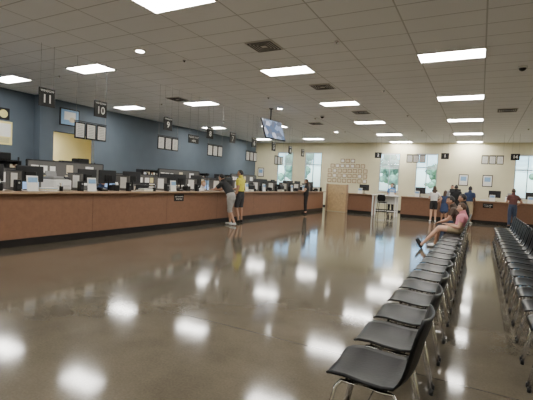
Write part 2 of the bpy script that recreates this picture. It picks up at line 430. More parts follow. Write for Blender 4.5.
# TV -----------------------------------------------------------
tvz = 3.42
mb = MB(); mb.box((0, 0, 0), (1.24, .05, .80), 'black', ch=.01); mb.box((0, -.0265, 0), (1.17, .004, .73), 'tv')
mb.box((0, .05, 0), (.5, .06, .3), 'dgrey', ch=.01)
tv = mb.mesh('screen'); root = bpy.data.objects.new('ceiling_mounted_television', None); COL.objects.link(root)
root.location = (-7.0, 13.4, tvz)
tvo = put('screen', tv, (0, 0, 0), 0, root); tvo.rotation_euler = Euler((math.radians(-20), 0, math.radians(80)))
mb = MB(); mb.cyl((-.14, 0.02, .1), (-.14, 0.02, ZC-tvz), .025, 'dgrey', 12); mb.cyl((-.14, .02, ZC-tvz-.02), (-.14, .02, ZC-tvz), .09, 'dgrey', 16)
mb.loft([(-.14, .02, .12), (-.06, .01, 0)], [.03, .03], 'dgrey', seg=8)
put('mount', mb.mesh('mount'), (0, 0, 0), 0, root)
# right edge hanging display
mb = MB(); mb.box((0, 0, 0), (.10, .62, .42), 'black', ch=.01); mb.cyl((0, 0, .2), (0, 0, ZC-3.1), .02, 'dgrey', 10)
mb.cyl((0, 0, ZC-3.12), (0, 0, ZC-3.1), .07, 'dgrey', 12)
one('ceiling_mounted_display', mb, (1.52, 14.6, 3.1), .3)

# wall decor ---------------------------------------------------
mb = MB(); mb.box((0, 0, 0), (.03, .86, .68), 'black', ch=.006); mb.box((.017, 0, 0), (.004, .76, .58), 'paperb'); mb.box((.0195, 0, .05), (.002, .5, .32), 'paper')
mb.ell((.018, .1, -.08), (.004, .16, .12), 'beige')
one('framed_picture', mb, (XL+.016, 10.4, 3.62))
mb = MB(); mb.box((0, 0, 0), (.01, .6, .8), 'papery'); mb.box((.006, 0, .1), (.003, .5, .45), 'paper')
for q in range(5): mb.box((.008, 0, -.18-.035*q), (.001, .4, .012), 'grey')
one('wall_notice_poster', mb, (XL+.006, 7.9, 2.7))
mb = MB(); mb.box((0, 0, 0), (.02, .4, .4), 'black', ch=.004); mb.ell((.011, 0, 0), (.004, .14, .14), 'papery'); one('wall_emblem_sign', mb, (XL+.011, 7.9, 3.35))
# certificates on back wall
mb = MB(); r = random.Random(5)
rows = [(3.05, 3), (2.72, 7), (2.40, 8), (2.08, 8), (1.76, 8)]
for z, n in rows:
    for k in range(n):
        x = -7.7+(k-(n-1)/2)*.335
        mb.box((x, -.012, z), (.28, .024, .26), 'plaque', ch=.004); mb.box((x, -.0255, z), (.195, .003, .175), r.choice(['beige', 'beige', 'paper']))
one('certificate_plaques', mb, (0, YB-.001, 0))
for x in (-14.1, -.9, .3):
    mb = MB(); mb.box((0, 0, 0), (.5, .02, .65), 'black', ch=.004); mb.box((0, -.0115, 0), (.42, .003, .56), 'paper'); mb.box((0, -.0135, .08), (.3, .001, .25), 'paperb')
    one('framed_notice', mb, (x, YB-.011, 2.1))

# ---------------------------------------------------------------- office props
def m_monitor():
    mb = MB(); mb.box((0, 0, .33), (.05, .52, .33), 'dgrey', ch=.012); mb.box((-.0265, 0, .335), (.004, .48, .28), 'screen')
    mb.box((.035, 0, .30), (.03, .22, .16), 'black', ch=.01); mb.loft([(.04, 0, .015), (.045, 0, .28)], [(.03, .02), (.03, .015)], 'black', seg=10, roundcap=False)
    mb.loft([(.02, 0, .0), (.02, 0, .015)], [(.11, .13), (.10, .12)], 'black', seg=20, roundcap=False, lat=(1, 0, 0)); return mb.mesh('computer_monitor')
def m_printer(c1, c2):
    mb = MB(); mb.box((0, 0, .12), (.42, .44, .22), c1, ch=.02); mb.box((-.02, 0, .26), (.34, .40, .07), c2, ch=.02)
    mb.box((.20, 0, .10), (.08, .30, .012), c2); mb.box((.16, 0, .235), (.12, .25, .006), 'paper'); mb.box((.19, .1, .28), (.05, .12, .03), 'dgrey', rot=(0, .5, 0))
    mb.box((-.17, 0, .33), (.02, .26, .16), c2, rot=(0, -.3, 0)); mb.box((0, 0, .006), (.38, .40, .012), 'dgrey'); return mb.mesh('desktop_printer')
def m_receipt():
    mb = MB(); mb.box((0, 0, .075), (.20, .17, .14), 'black', ch=.015); mb.box((.03, 0, .15), (.11, .13, .02), 'dgrey', ch=.006); mb.box((.075, 0, .18), (.002, .08, .07), 'paper', rot=(0, -.3, 0)); mb.box((0, 0, .004), (.17, .15, .008), 'dgrey')
    return mb.mesh('receipt_printer')
def m_phone():
    mb = MB(); mb.box((0, 0, .035), (.20, .18, .035), 'black', rot=(0, .12, 0), ch=.008); mb.box((0, -.065, .068), (.19, .045, .03), 'black', ch=.012)
    mb.box((-.05, .03, .065), (.06, .09, .004), 'grey', rot=(0, .15, 0)); mb.box((0, 0, .008), (.16, .16, .016), 'black')
    for a in range(3):
        for c in range(4): mb.box((.0+.03*c-.01, .0+.03*a, .056-.005*c), (.02, .02, .008), 'grey')
    return mb.mesh('desk_telephone')
def m_tray():
    mb = MB()
    for k in range(3):
        z = .01+k*.075
        mb.box((0, 0, z), (.33, .25, .006), 'dgrey'); mb.box((0, .122, z+.025), (.33, .006, .05), 'dgrey'); mb.box((0, -.122, z+.025), (.33, .006, .05), 'dgrey'); mb.box((-.162, 0, z+.025), (.006, .25, .05), 'dgrey')
        mb.box((.01, 0, z+.016), (.29, .215, .024), 'paper')
    for sx_ in (-.155, .155):
        for sy_ in (-.122, .122): mb.cyl((sx_, sy_, 0), (sx_, sy_, .2), .005, 'dgrey', 6)
    return mb.mesh('paper_tray')
def m_stack():
    mb = MB()
    for k in range(6): mb.box((.004*(k % 3), .005*((k*2) % 3), .006+.011*k), (.22, .29, .010), ['paper', 'paper', 'papery', 'paper', 'paperb', 'paper'][k], rot=(0, 0, .05*(k % 4)))
    return mb.mesh('paper_stack')
def m_cup():
    mb = MB(); mb.loft([(0, 0, 0), (0, 0, .10)], [.036, .04], 'black', seg=16, roundcap=False)
    for k in range(5):
        a = k*1.3; mb.cyl((.012*math.cos(a), .012*math.sin(a), .05), (.032*math.cos(a), .032*math.sin(a), .17), .004, ['paperb', 'white', 'papery', 'dgrey', 'counter'][k], 6)
    return mb.mesh('pen_cup')
def m_holder():
    mb = MB(); mb.box((0, 0, .004), (.09, .23, .008), 'white'); mb.box((0, 0, .15), (.006, .23, .30), 'white', rot=(0, -.12, 0)); mb.box((.005, 0, .155), (.004, .21, .27), 'paper', rot=(0, -.12, 0))
    mb.box((.009, 0, .22), (.002, .19, .10), 'paperb', rot=(0, -.12, 0)); return mb.mesh('tabletop_sign_holder')
def m_divider():
    mb = MB(); mb.box((0, 0, .19), (.50, .03, .38), 'fabric', ch=.006); mb.box((0, 0, .385), (.52, .04, .02), 'dgrey', ch=.004); mb.box((0, 0, .006), (.5, .06, .012), 'dgrey')
    mb.box((.05, -.017, .2), (.22, .003, .28), 'paper'); return mb.mesh('counter_privacy_divider')
def m_cam():
    mb = MB(); mb.loft([(0, 0, 0), (0, 0, .02)], [.08, .07], 'black', seg=16, roundcap=False); mb.cyl((0, 0, .02), (0, 0, .50), .012, 'dgrey', 10)
    mb.box((0, 0, .54), (.09, .10, .09), 'black', ch=.012); mb.cyl((.045, 0, .54), (.075, 0, .54), .03, 'dgrey', 16); return mb.mesh('photo_id_camera')
def m_speaker():
    mb = MB(); mb.box((0, 0, .11), (.11, .10, .22), 'black', ch=.01); mb.cyl((.055, 0, .075), (.058, 0, .075), .035, 'dgrey', 14); mb.cyl((.055, 0, .16), (.058, 0, .16), .02, 'grey', 14); return mb.mesh('desktop_speaker')
P = dict(mon=m_monitor(), pr=m_printer('white', 'grey'), prb=m_printer('dgrey', 'black'), ph=m_phone(), tray=m_tray(), st=m_stack(), cup=m_cup(), hold=m_holder(), div=m_divider(), cam=m_cam(), spk=m_speaker(), rec=m_receipt())
def prop(k, x, y, z, yaw=0): return put(P[k].name.split('.')[0], P[k], (x, y, z+.0005), yaw)
r = random.Random(11); st = 1.36; y = -2.2; i = 0
while y < 20.6:
    lean = 10.0 < y+.5 < 12.8
    prop('div', CX-.36, y, TOP)
    prop('mon', CX-.42, y+.36, TOP, r.uniform(-.2, .2))
    if i % 2 == 0:
        prop('mon', CX-.47, y+.98, TOP, r.uniform(-.1, .1))
        if not lean: prop('rec', CX-.14, y+.92, TOP, 0)
    else: prop(['pr', 'prb', 'tray', 'prb', 'cam'][i % 5], CX-.42, y+.95, TOP, r.uniform(-.1, .1))
    if not lean:
        if i % 3 != 1: prop('hold', CX-.0, y+.16, TOP)
        prop(['ph', 'st', 'ph', 'st'][i % 4], CX-.08, y+.52, TOP, r.uniform(-.1, .1))
        if i % 2: prop('cup', CX+.02, y+.76, TOP)
        prop('spk', CX+.02, y+1.22, TOP)
    y += st; i += 1
for k, x in enumerate([-5.6, -2.7, -1.1, .6, 2.1, 3.9, 5.8]):
    prop('mon', x, CY+.48, TOP, -math.pi/2+r.uniform(-.3, .3))
    if x > -4: prop(['pr', 'prb', 'tray'][k % 3], x+.66, CY+.38, TOP, -math.pi/2)
    if x > -3: prop('st', x-.44, CY+.2, TOP, -math.pi/2+.1)
    prop('hold', x-.1, CY+.03, TOP, -math.pi/2)

# office chairs
def m_ochair():
    mb = MB()
    for k in range(5):
        a = k*2*math.pi/5; c, s_ = math.cos(a), math.sin(a)
        mb.loft([(0, 0, .10), (.30*c, .30*s_, .07)], [.03, .018], 'black', seg=8); mb.ell((.30*c, .30*s_, .028), (.028, .028, .028), 'dgrey', seg=10, rings=6)
    mb.cyl((0, 0, .09), (0, 0, .42), .028, 'dgrey', 12)
    mb.box((0, 0, .45), (.46, .48, .08), 'black', ch=.03)
    mb.tube([(.0+.18, 0, .43), (.28, 0, .46), (.31, 0, .62), (.28, 0, .8)], .02, 'black')
    pts = [(.26, 0, .60), (.265, 0, .75), (.28, 0, .92), (.31, 0, 1.16)]
    mb.loft(pts, [(.20, .03), (.23, .035), (.23, .035), (.18, .03)], 'black', seg=16, lat=(0, 1, 0))
    for s_ in (-1, 1): mb.tube([(.05, .23*s_, .44), (.05, .28*s_, .46), (.05, .28*s_, .65)], .014, 'black'); mb.box((0, .28*s_, .665), (.25, .06, .03), 'black', ch=.012)
    return mb.mesh('office_chair')
oc = m_ochair()
staff_y = [12.15, 16.3, 17.75, 7.6]
for y in [-.7, 1.9, 3.3, 4.8, 6.2, 7.6, 9.2, 10.5, 12.15, 13.6, 14.9, 16.3, 17.75, 19.3]:
    yaw = math.pi if y in staff_y else math.pi+r.uniform(-.7, .7)
    put('office_chair', oc, (-9.15, y, 0), yaw)

def m_partition(seed, L_=2.4, h=1.5):
    r = random.Random(seed); mb = MB()
    mb.box((0, 0, h/2), (.05, L_, h-.02), 'fabric', ch=.006); mb.box((0, 0, h), (.07, L_, .03), 'dgrey', ch=.004)
    for s in (-1, 1): mb.box((0, s*L_/2, h/2), (.07, .03, h), 'dgrey', ch=.004)
    for row in range(3):
        y = -L_/2+.2
        while y < L_/2-.2:
            w = r.choice([.21, .28, .16]); hh = r.choice([.28, .21, .3])
            if r.random() < .8: mb.box((.027, y, h-.22-row*.32+r.uniform(-.03, .03)), (.003, w, hh*.9), r.choice(['paper', 'paper', 'paper', 'papery', 'paperb', 'beige']))
            y += w+r.uniform(.03, .12)
    return mb.mesh('cubicle_partition')
pm = [m_partition(1), m_partition(2), m_partition(3), m_partition(4, 2.4, 1.75)]
for k in range(9): put('cubicle_partition', pm[(k*2+1) % 4], (-10.6, .2+k*2.45, 0))
def m_shelf(seed):
    r = random.Random(seed); mb = MB(); h = 1.75; w = 1.2; d = .4
    mb.box((-d/2+.01, 0, h/2), (.02, w, h), 'dgrey')
    for s in (-1, 1): mb.box((0, s*w/2, h/2), (d, .03, h), 'dgrey')
    for k in range(5):
        z = .06+k*.42; mb.box((0, 0, z), (d, w-.03, .025), 'dgrey')
        if k < 4:
            y = -w/2+.06
            while y < w/2-.1:
                t_ = r.uniform(.03, .09); hh = r.uniform(.22, .34)
                mb.box((.04, y+t_/2, z+.0125+hh/2), (.26, t_-.004, hh), r.choice(['paper', 'black', 'paperb', 'white', 'grey', 'beige', 'counter'])); y += t_
    return mb.mesh('binder_shelf')
sh = [m_shelf(1), m_shelf(2)]
for k, y in enumerate([4.2, 5.6, 7.0, 14.4, 15.7, 18.1, 20.7, 22.4]): put('binder_shelf', sh[k % 2], (-13.2 if y < 9 else -14.2, y, 0))
def m_cab():
    mb = MB(); mb.box((0, 0, .68), (.46, .9, 1.30), 'beige', ch=.008); mb.box((0, 0, .015), (.42, .86, .03), 'black')
    for k in range(4): mb.box((.235, 0, .22+.32*k), (.012, .84, .29), 'beige', ch=.004); mb.box((.25, 0, .30+.32*k), (.02, .14, .02), 'chrome')
    return mb.mesh('filing_cabinet')
cb = m_cab()
for y in (12.3, 13.22, 16.9, 19.4): put('filing_cabinet', cb, (-14.2, y-.02, 0))
mb = MB()
mb.box((0, 0, .45), (.6, .62, .82), 'grey', ch=.02); mb.box((0, 0, .02), (.5, .5, .04), 'black'); mb.box((0, 0, .98), (.58, .62, .2), 'white', ch=.03); mb.box((0, 0, 1.14), (.55, .55, .10), 'dgrey', ch=.03)
mb.box((.3, 0, 1.05), (.12, .3, .03), 'dgrey', rot=(0, .4, 0)); mb.box((.1, .4, .75), (.35, .25, .03), 'grey')
for k in range(3): mb.box((.302, 0, .22+.2*k), (.01, .56, .17), 'white', ch=.004)
cp = mb.mesh('office_copier')
for y in (6.9, 9.6, 15.4): put('office_copier', cp, (-12.0, y, 0))
def m_desk():
    mb = MB(); mb.box((0, 0, .735), (.7, 1.6, .03), 'desk', ch=.005)
    for s in (-1, 1): mb.box((0, s*.76, .36), (.6, .03, .72), 'desk')
    mb.box((-.28, 0, .5), (.02, 1.48, .4), 'desk'); mb.box((.05, .5, .45), (.45, .4, .53), 'grey', ch=.005)
    for k in range(3): mb.box((.285, .5, .26+.17*k+.02), (.01, .36, .15), 'grey', ch=.003)
    return mb.mesh('office_desk')
dk = m_desk()
for k in range(8):
    y = 1.6+k*2.45; put('office_desk', dk, (-10.18, y, 0)); prop('mon', -10.2, y-.3, .75, r.uniform(1.2, 1.9)+math.pi/2); prop(['prb', 'pr', 'tray'][k % 3], -10.2, y+.35, .75)
def m_rack():
    mb = MB()
    for sx_ in (-.22, .22):
        for sy_ in (-.55, .55): mb.box((sx_, sy_, .9), (.03, .03, 1.8), 'black')
    for z in (.3, .8, 1.25, 1.70): mb.box((0, 0, z), (.46, 1.12, .025), 'black')
    mb.box((-.2, 0, 1.0), (.015, 1.08, 1.4), 'dgrey')
    mb.box((0, -.25, 1.40), (.36, .42, .26), 'black', ch=.02); mb.box((0, .28, 1.35), (.3, .36, .17), 'grey', ch=.02); mb.box((0, 0, .95), (.35, .5, .27), 'dgrey', ch=.02)
    mb.box((0, .2, 1.81), (.34, .40, .19), 'black', ch=.02); mb.box((0, -.3, 1.76), (.3, .3, .09), 'dgrey', ch=.01)
    return mb.mesh('equipment_rack')
rk = m_rack()
for y in (3.2, 4.5, 5.8, 8.2): put('equipment_rack', rk, (-11.2, y, 0))

# high white table + stool near rear counter
mb = MB(); mb.box((0, 0, 1.05), (1.25, .7, .04), 'desk', ch=.006)
for sx_ in (-.56, .56):
    for sy_ in (-.29, .29): mb.box((sx_, sy_, .515), (.06, .06, 1.03), 'white', ch=.006)
mb.box((0, .29, .25), (1.06, .04, .05), 'white'); mb.box((0, .3, .82), (1.06, .02, .4), 'white')
one('standing_height_table', mb, (-4.25, 20.85, 0))
prop('st', -4.5, 20.85, 1.07); prop('hold', -3.95, 20.9, 1.07, -math.pi/2)
mb = MB()
for sx_ in (-1, 1):
    for sy_ in (-1, 1): mb.tube([(.22*sx_, .22*sy_, .012), (.17*sx_, .17*sy_, .70)], .014, 'black')
mb.box((0, 0, .73), (.42, .42, .06), 'black', ch=.025)
for a, c in (((-.2, -.2), (.2, -.2)), ((.2, -.2), (.2, .2)), ((.2, .2), (-.2, .2)), ((-.2, .2), (-.2, -.2))): mb.tube([(a[0], a[1], .28), (c[0], c[1], .28)], .01, 'black')
mb.loft([(0, -.2, .80), (0, -.22, .95), (0, -.25, 1.10)], [(.18, .02), (.2, .022), (.17, .018)], 'black', seg=14, lat=(1, 0, 0)); mb.tube([(.12, -.17, .74), (.12, -.21, .9)], .012, 'black'); mb.tube([(-.12, -.17, .74), (-.12, -.21, .9)], .012, 'black')
one('bar_stool', mb, (-4.25, 20.15, 0))

# ---------------------------------------------------------------- waiting chairs (face -X)
def m_chair():
    mb = MB()
    prof = [(-.235, .425), (-.222, .440), (-.19, .452), (-.12, .452), (-.02, .443), (.08, .438), (.145, .445), (.185, .468), (.210, .515), (.228, .58), (.245, .66), (.263, .74), (.280, .80), (.287, .825)]
    wid = [.165, .20, .222, .232, .236, .234, .226, .214, .206, .214, .226, .228, .205, .165]
    n = len(prof); S = 12
    def frame(i):
        a = prof[max(0, i-1)]; c = prof[min(n-1, i+1)]; tx, tz = c[0]-a[0], c[1]-a[1]; l = math.hypot(tx, tz); return (-tz/l, tx/l)
    top = []; bot = []
    for i in range(n):
        nx, nz = frame(i)
        for k in range(S+1):
            u = -1+2*k/S
            lift = .022*abs(u)**2.4 if i < 7 else .035*abs(u)**2
            if i < 3: lift *= .5*i/3+.3
            p = V((prof[i][0]+nx*lift, u*wid[i], prof[i][1]+nz*lift)); top.append(p); bot.append(p - V((nx, 0, nz))*.012)
    vs = top+bot; o = len(top); fs = []
    W = S+1
    for i in range(n-1):
        for k in range(S):
            a = i*W+k; fs.append((a, a+1, a+W+1, a+W)); fs.append((o+a, o+a+W, o+a+W+1, o+a+1))
    loop = [k for k in range(W)] + [i*W+S for i in range(1, n)] + [(n-1)*W+k for k in range(S-1, -1, -1)] + [i*W for i in range(n-2, 0, -1)]
    for a, c in zip(loop, loop[1:]+loop[:1]): fs.append((a, o+a, o+c, c))
    mb.add(vs, fs, 'chairblk', True)
    R_ = .011
    for s in (-1, 1):
        y = .185*s; yf = .235*s
        mb.tube([(-.235, yf, R_), (-.20, yf*.97, .20), (-.165, yf*.9, .385), (-.14, y, .415), (-.09, y, .423), (.06, y, .418), (.14, y, .412), (.165, yf*.9, .385), (.205, yf*.97, .20), (.25, yf, R_)], R_, 'chrome', 10)
        for fx in (-.235, .25): mb.loft([(fx, yf, .0), (fx, yf, .035)], [.016, .015], 'black', seg=10, roundcap=False)
    mb.tube([(-.12, -.185, .413), (-.12, .185, .413)], .009, 'chrome'); mb.tube([(.10, -.185, .405), (.10, .185, .405)], .009, 'chrome')
    mb.box((0, .24, .405), (.05, .11, .012), 'chrome')
    return mb.mesh('waiting_room_chair')
ch = m_chair()
C1X = -.47; C2X = .66
rows1 = [2.32+.56*k for k in range(20)]
for y in rows1: put('waiting_room_chair', ch, (C1X, y, 0))
for k in range(19): put('waiting_room_chair', ch, (C2X, 3.35+.56*k, 0))
for k in range(17): put('waiting_room_chair', ch, (C2X+1.15, 3.35+.56*k, 0))

# ---------------------------------------------------------------- people
STAND = dict(pel=(0, 0, .95), wai=(0, 0, 1.10), che=(0, 0, 1.28), nec=(0, -.01, 1.47), hd=(0, .02, 1.635),
    shR=(.175, 0, 1.405), elR=(.23, -.03, 1.13), wrR=(.23, .06, .89), shL=(-.175, 0, 1.405), elL=(-.23, -.03, 1.13), wrL=(-.23, .06, .89),
    hpR=(.085, 0, .90), knR=(.10, .01, .50), anR=(.11, -.02, .09), hpL=(-.085, 0, .90), knL=(-.10, .01, .50), anL=(-.11, -.02, .09))
LEAN = dict(STAND, pel=(0, -.20, .93), wai=(0, -.13, 1.07), che=(0, -.01, 1.22), nec=(0, .12, 1.37), hd=(0, .21, 1.51),
    shR=(.17, .11, 1.31), elR=(.22, .33, 1.125), wrR=(.06, .50, 1.12), shL=(-.17, .11, 1.31), elL=(-.22, .33, 1.125), wrL=(-.08, .52, 1.12),
    hpR=(.085, -.20, .88), hpL=(-.085, -.20, .88), knR=(.10, -.07, .49), anR=(.12, -.12, .09), knL=(-.06, -.20, .48), anL=(-.03, -.38, .10))
REST = dict(STAND, elR=(.25, .08, 1.19), wrR=(.18, .34, 1.12), knL=(-.11, .06, .50), anL=(-.13, -.06, .09), hd=(0, .03, 1.63))
HIP = dict(STAND, elR=(.34, -.06, 1.16), wrR=(.18, .04, 1.0), elL=(-.24, .06, 1.15), wrL=(-.16, .26, 1.18))
def sit(z=.445, slump=0, ext=0, fwd=0):
    pz = z+.115
    d = dict(pel=(0, 0, pz), wai=(0, -.03+fwd*.3, pz+.14), che=(0, -.05+fwd*.8, pz+.31-slump*.3), nec=(0, -.06+fwd*1.5, pz+.49-slump), hd=(0, -.02+fwd*1.9, pz+.655-slump*1.2))
    ny = d['nec'][1]; nz = d['nec'][2]
    for s, q in (('R', 1), ('L', -1)):
        d['sh'+s] = (.17*q, ny+.01, nz-.065); d['el'+s] = (.23*q, ny+.06+fwd*.4, nz-.31); d['wr'+s] = (.12*q, ny+.30, pz+.10)
        d['hp'+s] = (.09*q, .02, pz-.015); d['kn'+s] = (.11*q, .45, pz-.03+(.02 if ext else .04)); d['an'+s] = (.11*q, .47+ext, .09)
    return d

def mk(name, c, rough=.8, var=.12, sc=14): return mat(name, c, rough, var=var, scale=sc)
SK = dict(light=mk('skin_light', (.55, .33, .23), .5, .05), tan=mk('skin_tan', (.40, .22, .14), .5, .05), dark=mk('skin_dark', (.16, .08, .05), .5, .05))
HR = dict(black=mk('hair_black', (.012, .010, .009), .6, .3, 60), brown=mk('hair_brown', (.06, .03, .015), .6, .3, 60), blond=mk('hair_blond', (.35, .22, .10), .6, .2, 60), grey=mk('hair_grey', (.25, .24, .23), .7, .2, 60))
M['eye'] = mat('eye_dark', (.02, .015, .012), .2); M['eyew'] = mat('eye_white', (.8, .8, .78), .3); M['lip'] = mat('lips', (.35, .12, .10), .5)

def person(name, loc, yaw, pose, H, skin, hair, shirt, pants, shoe, sleeve=.6, leg=2.0, longhair=False, skirt=None, hrot=(0, 0), fem=False, z0=0):
    s = H/1.75
    J = {k: V(p)*s for k, p in pose.items()}
    w = .92 if fem else 1.0
    B = MB(); bones = []
    sp = J['pel']-(J['wai']-J['pel']).normalized()*.07*s
    tp = [sp, J['pel'], J['wai'], (J['wai']+J['che'])/2, J['che'], J['che'].lerp(J['nec'], .55), J['nec'], J['nec'].lerp(J['hd'], .55)]
    rr_ = [(.13, .095), (.165, .115), (.150*w, .108), (.156*w, .112), (.172*w, .120), (.162*w, .098), (.068, .062), (.054, .056)]
    B.loft(tp, [(a*s, c*s) for a, c in rr_], 'x', seg=20, lat=(1, 0, 0))
    bones += [('hip', sp, J['pel'].lerp(J['wai'], .6), .13*s), ('tor', J['pel'].lerp(J['wai'], .75), J['nec'], .13*s), ('neck', J['nec']+V((0, 0, .01)), J['hd'], .06*s)]
    hands = []
    for q in 'RL':
        sh, el, wr = J['sh'+q], J['el'+q], J['wr'+q]
        B.loft([J['nec'].lerp(sh, .35)-V((0, 0, .04*s)), sh], [.07*s, .058*s*w], 'x', seg=12)
        B.loft([sh, sh.lerp(el, .4), el], [.056*s*w, .050*s*w, .040*s*w], 'x', seg=12)
        B.loft([el, el.lerp(wr, .3), wr], [.040*s*w, .040*s*w, .026*s*w], 'x', seg=12)
        d = (wr-el).normalized(); latv = V((0, 0, 1)).cross(d) if abs(d.z) < .75 else V((0, 1, 0))
        latv = (latv-d*latv.dot(d)).normalized()
        B.loft([wr-d*.01, wr+d*.04*s, wr+d*.085*s], [(.026*s, .02*s), (.038*s, .018*s), (.038*s, .016*s)], 'x', seg=12, lat=latv)
        bones += [('ua', sh, el, .05*s), ('fa', el, wr, .035*s), ('hand', wr, wr+d*.1*s, .03*s)]
        hands.append((wr, d, latv, q))
        hp, kn, an = J['hp'+q], J['kn'+q], J['an'+q]
        bag = 1.12 if leg >= 1.8 else 1.0
        B.loft([hp, hp.lerp(kn, .3), kn], [.092*s, .086*s, .062*s*bag], 'x', seg=14)
        B.loft([kn, kn.lerp(an, .3), kn.lerp(an, .7), an], [.058*s*bag, .056*s*bag, .042*s*bag*bag, .038*s*bag*bag], 'x', seg=14)
        up = (kn-an).normalized()
        if pose['an'+q][1] > .7: fdir = V((0, .55, .83)).normalized(); heel = an+V((0, .0, -.045*s)); toe = heel+fdir*.2*s
        else: heel = an+V((0, -.035*s, -.042*s)); toe = V((an.x+(.02 if q == 'R' else -.02), an.y+.17*s, max(.036*s, an.z-.055*s)))
        B.loft([heel, heel.lerp(toe, .5), toe], [(.036*s, .042*s), (.042*s, .038*s), (.042*s, .032*s)], 'x', seg=12, lat=(1, 0, 0))
        bones += [('th', hp, kn, .08*s), ('shn', kn, an+up*.02, .045*s), ('foot', heel, toe, .05*s)]
    if skirt:
        zz = J['pel'].z-skirt; B.loft([J['wai'], J['pel'], V((J['pel'].x, J['pel'].y, zz))], [(.14*s, .10*s), (.18*s, .14*s), (.22*s, .18*s)], 'x', seg=20, lat=(1, 0, 0), roundcap=False)
        bones.append(('skirt', J['pel'], V((J['pel'].x, J['pel'].y, zz+.04)), .19*s))
    M['x'] = M['black']
    tmp = put('tmp', B.mesh('tmp'))
    rm = tmp.modifiers.new('r', 'REMESH'); rm.mode = 'VOXEL'; rm.voxel_size = .0145
    smo = tmp.modifiers.new('s', 'SMOOTH'); smo.factor = .5; smo.iterations = 5
    dg = bpy.context.evaluated_depsgraph_get(); dg.update()
    me = bpy.data.meshes.new_from_object(tmp.evaluated_get(dg)); bpy.data.objects.remove(tmp)
    nv = len(me.vertices); co = np.empty(nv*3); me.vertices.foreach_get('co', co); co = co.reshape(-1, 3)
    no = np.empty(nv*3); me.vertices.foreach_get('normal', no); no = no.reshape(-1, 3)
    def classify(Pn):
        best = np.full(len(Pn), 1e9); lab = np.zeros(len(Pn), int); tt = np.zeros(len(Pn))
        for bi, (nm, a, c, rad) in enumerate(bones):
            a = np.array(a); c = np.array(c); ab = c-a; t_ = np.clip(((Pn-a)@ab)/(ab@ab), 0, 1)
            dd = np.linalg.norm(Pn-(a+t_[:, None]*ab), axis=1)-rad
            m_ = dd < best; best[m_] = dd[m_]; lab[m_] = bi; tt[m_] = t_[m_]
        out = np.zeros(len(Pn), int)
        for bi, (nm, *_r) in enumerate(bones):
            m_ = lab == bi
            if nm == 'hip': out[m_] = 2
            elif nm == 'skirt': out[m_] = 2
            elif nm == 'tor': out[m_] = 1
            elif nm == 'ua': out[m_ & (tt < sleeve)] = 1
            elif nm == 'fa': out[m_ & (tt < sleeve-1)] = 1
            elif nm == 'th': out[m_ & (tt < leg)] = 2
            elif nm == 'shn': out[m_ & (tt < leg-1)] = 2
            elif nm == 'foot': out[m_] = 3
        return out
    cv = classify(co)
    push = np.where(cv == 1, .017, np.where(cv == 2, .013, 0.0))
    co = co + no*push[:, None]; co[:, 2] = np.maximum(co[:, 2], 0.001)
    faces = [tuple(p.vertices) for p in me.polygons]
    cen = np.array([co[list(f)].mean(axis=0) for f in faces]); cf = classify(cen)
    mats = [SK[skin], shirt, pants, shoe, HR[hair], M['eye'], M['eyew'], M['lip']]
    F = MB(); F.mats = list(mats)
    F.v = [tuple(p) for p in co]; F.f = faces; F.m = [int(k) for k in cf]; F.sm = [True]*len(faces)
    bpy.data.meshes.remove(me)
    for wr, d, latv, q in hands:
        nrm = d.cross(latv).normalized()
        if nrm.z > 0: nrm = -nrm
        base = wr+d*.085*s
        for k, (off, ln) in enumerate(((-.028, .062), (-.010, .075), (.009, .080), (.027, .072))):
            p0 = base-d*.012+latv*off*s; p1 = p0+d*ln*.5*s+nrm*.004; p2 = p1+d*ln*.32*s+nrm*.007; p3 = p2+d*ln*.2*s+nrm*.008
            F.loft([p0, p1, p2, p3], [.0088*s, .0084*s, .0078*s, .0065*s], mats[0], seg=7)
        tsg = 1 if q == 'R' else -1
        p0 = wr+d*.03*s+latv*.03*tsg*s; p1 = p0+(d*.6+latv*tsg*.7).normalized()*.03*s; p2 = p1+(d*.85+latv*tsg*.3+nrm*.2).normalized()*.028*s
        F.loft([p0, p1, p2], [.012*s, .0105*s, .008*s], mats[0], seg=7)
    R = Euler((hrot[0], 0, hrot[1])).to_matrix(); hc = J['hd']; k_ = s*1.06
    def hfn(dv, p):
        x, y, z = dv
        if z < 0: p.x *= 1-.28*(-z)**1.4; p.y *= (1-.10*(-z)) if y > 0 else (1-.35*(-z))
        if y > 0: p.y *= 1-.10*max(0, z)
        f = max(0, y)
        p.y += .022*f*math.exp(-((x/.16)**2+((z+.14)/.16)**2)) * k_
        p.y -= .008*f*(math.exp(-(((x-.38)/.2)**2+((z-.08)/.12)**2))+math.exp(-(((x+.38)/.2)**2+((z-.08)/.12)**2))) * k_
        p.y += .006*f*math.exp(-((x/.35)**2+((z+.82)/.2)**2)) * k_
        return p
    F.ell(hc, (.074*k_, .094*k_, .116*k_), mats[0], seg=28, rings=20, R=R, fn=hfn)
    def at(x, y, z): return hc+R@(V((x, y, z))*k_)
    for q in (-1, 1):
        F.ell(at(.029*q, .081, .009), (.013*k_, .007*k_, .007*k_), mats[6], seg=10, rings=6, R=R); F.ell(at(.029*q, .0865, .009), (.006*k_,)*3, mats[5], seg=8, rings=6, R=R)
        F.ell(at(.076*q, -.006, -.008), (.010*k_, .018*k_, .031*k_), mats[0], seg=10, rings=8, R=R); F.ell(at(.029*q, .086, .026), (.017*k_, .006*k_, .0035*k_), mats[4], seg=8, rings=4, R=R)
    F.ell(at(0, .086, -.055), (.024*k_, .007*k_, .007*k_), mats[7], seg=12, rings=6, R=R)
    seg, rings = 28, 20; vs = []; ok = []
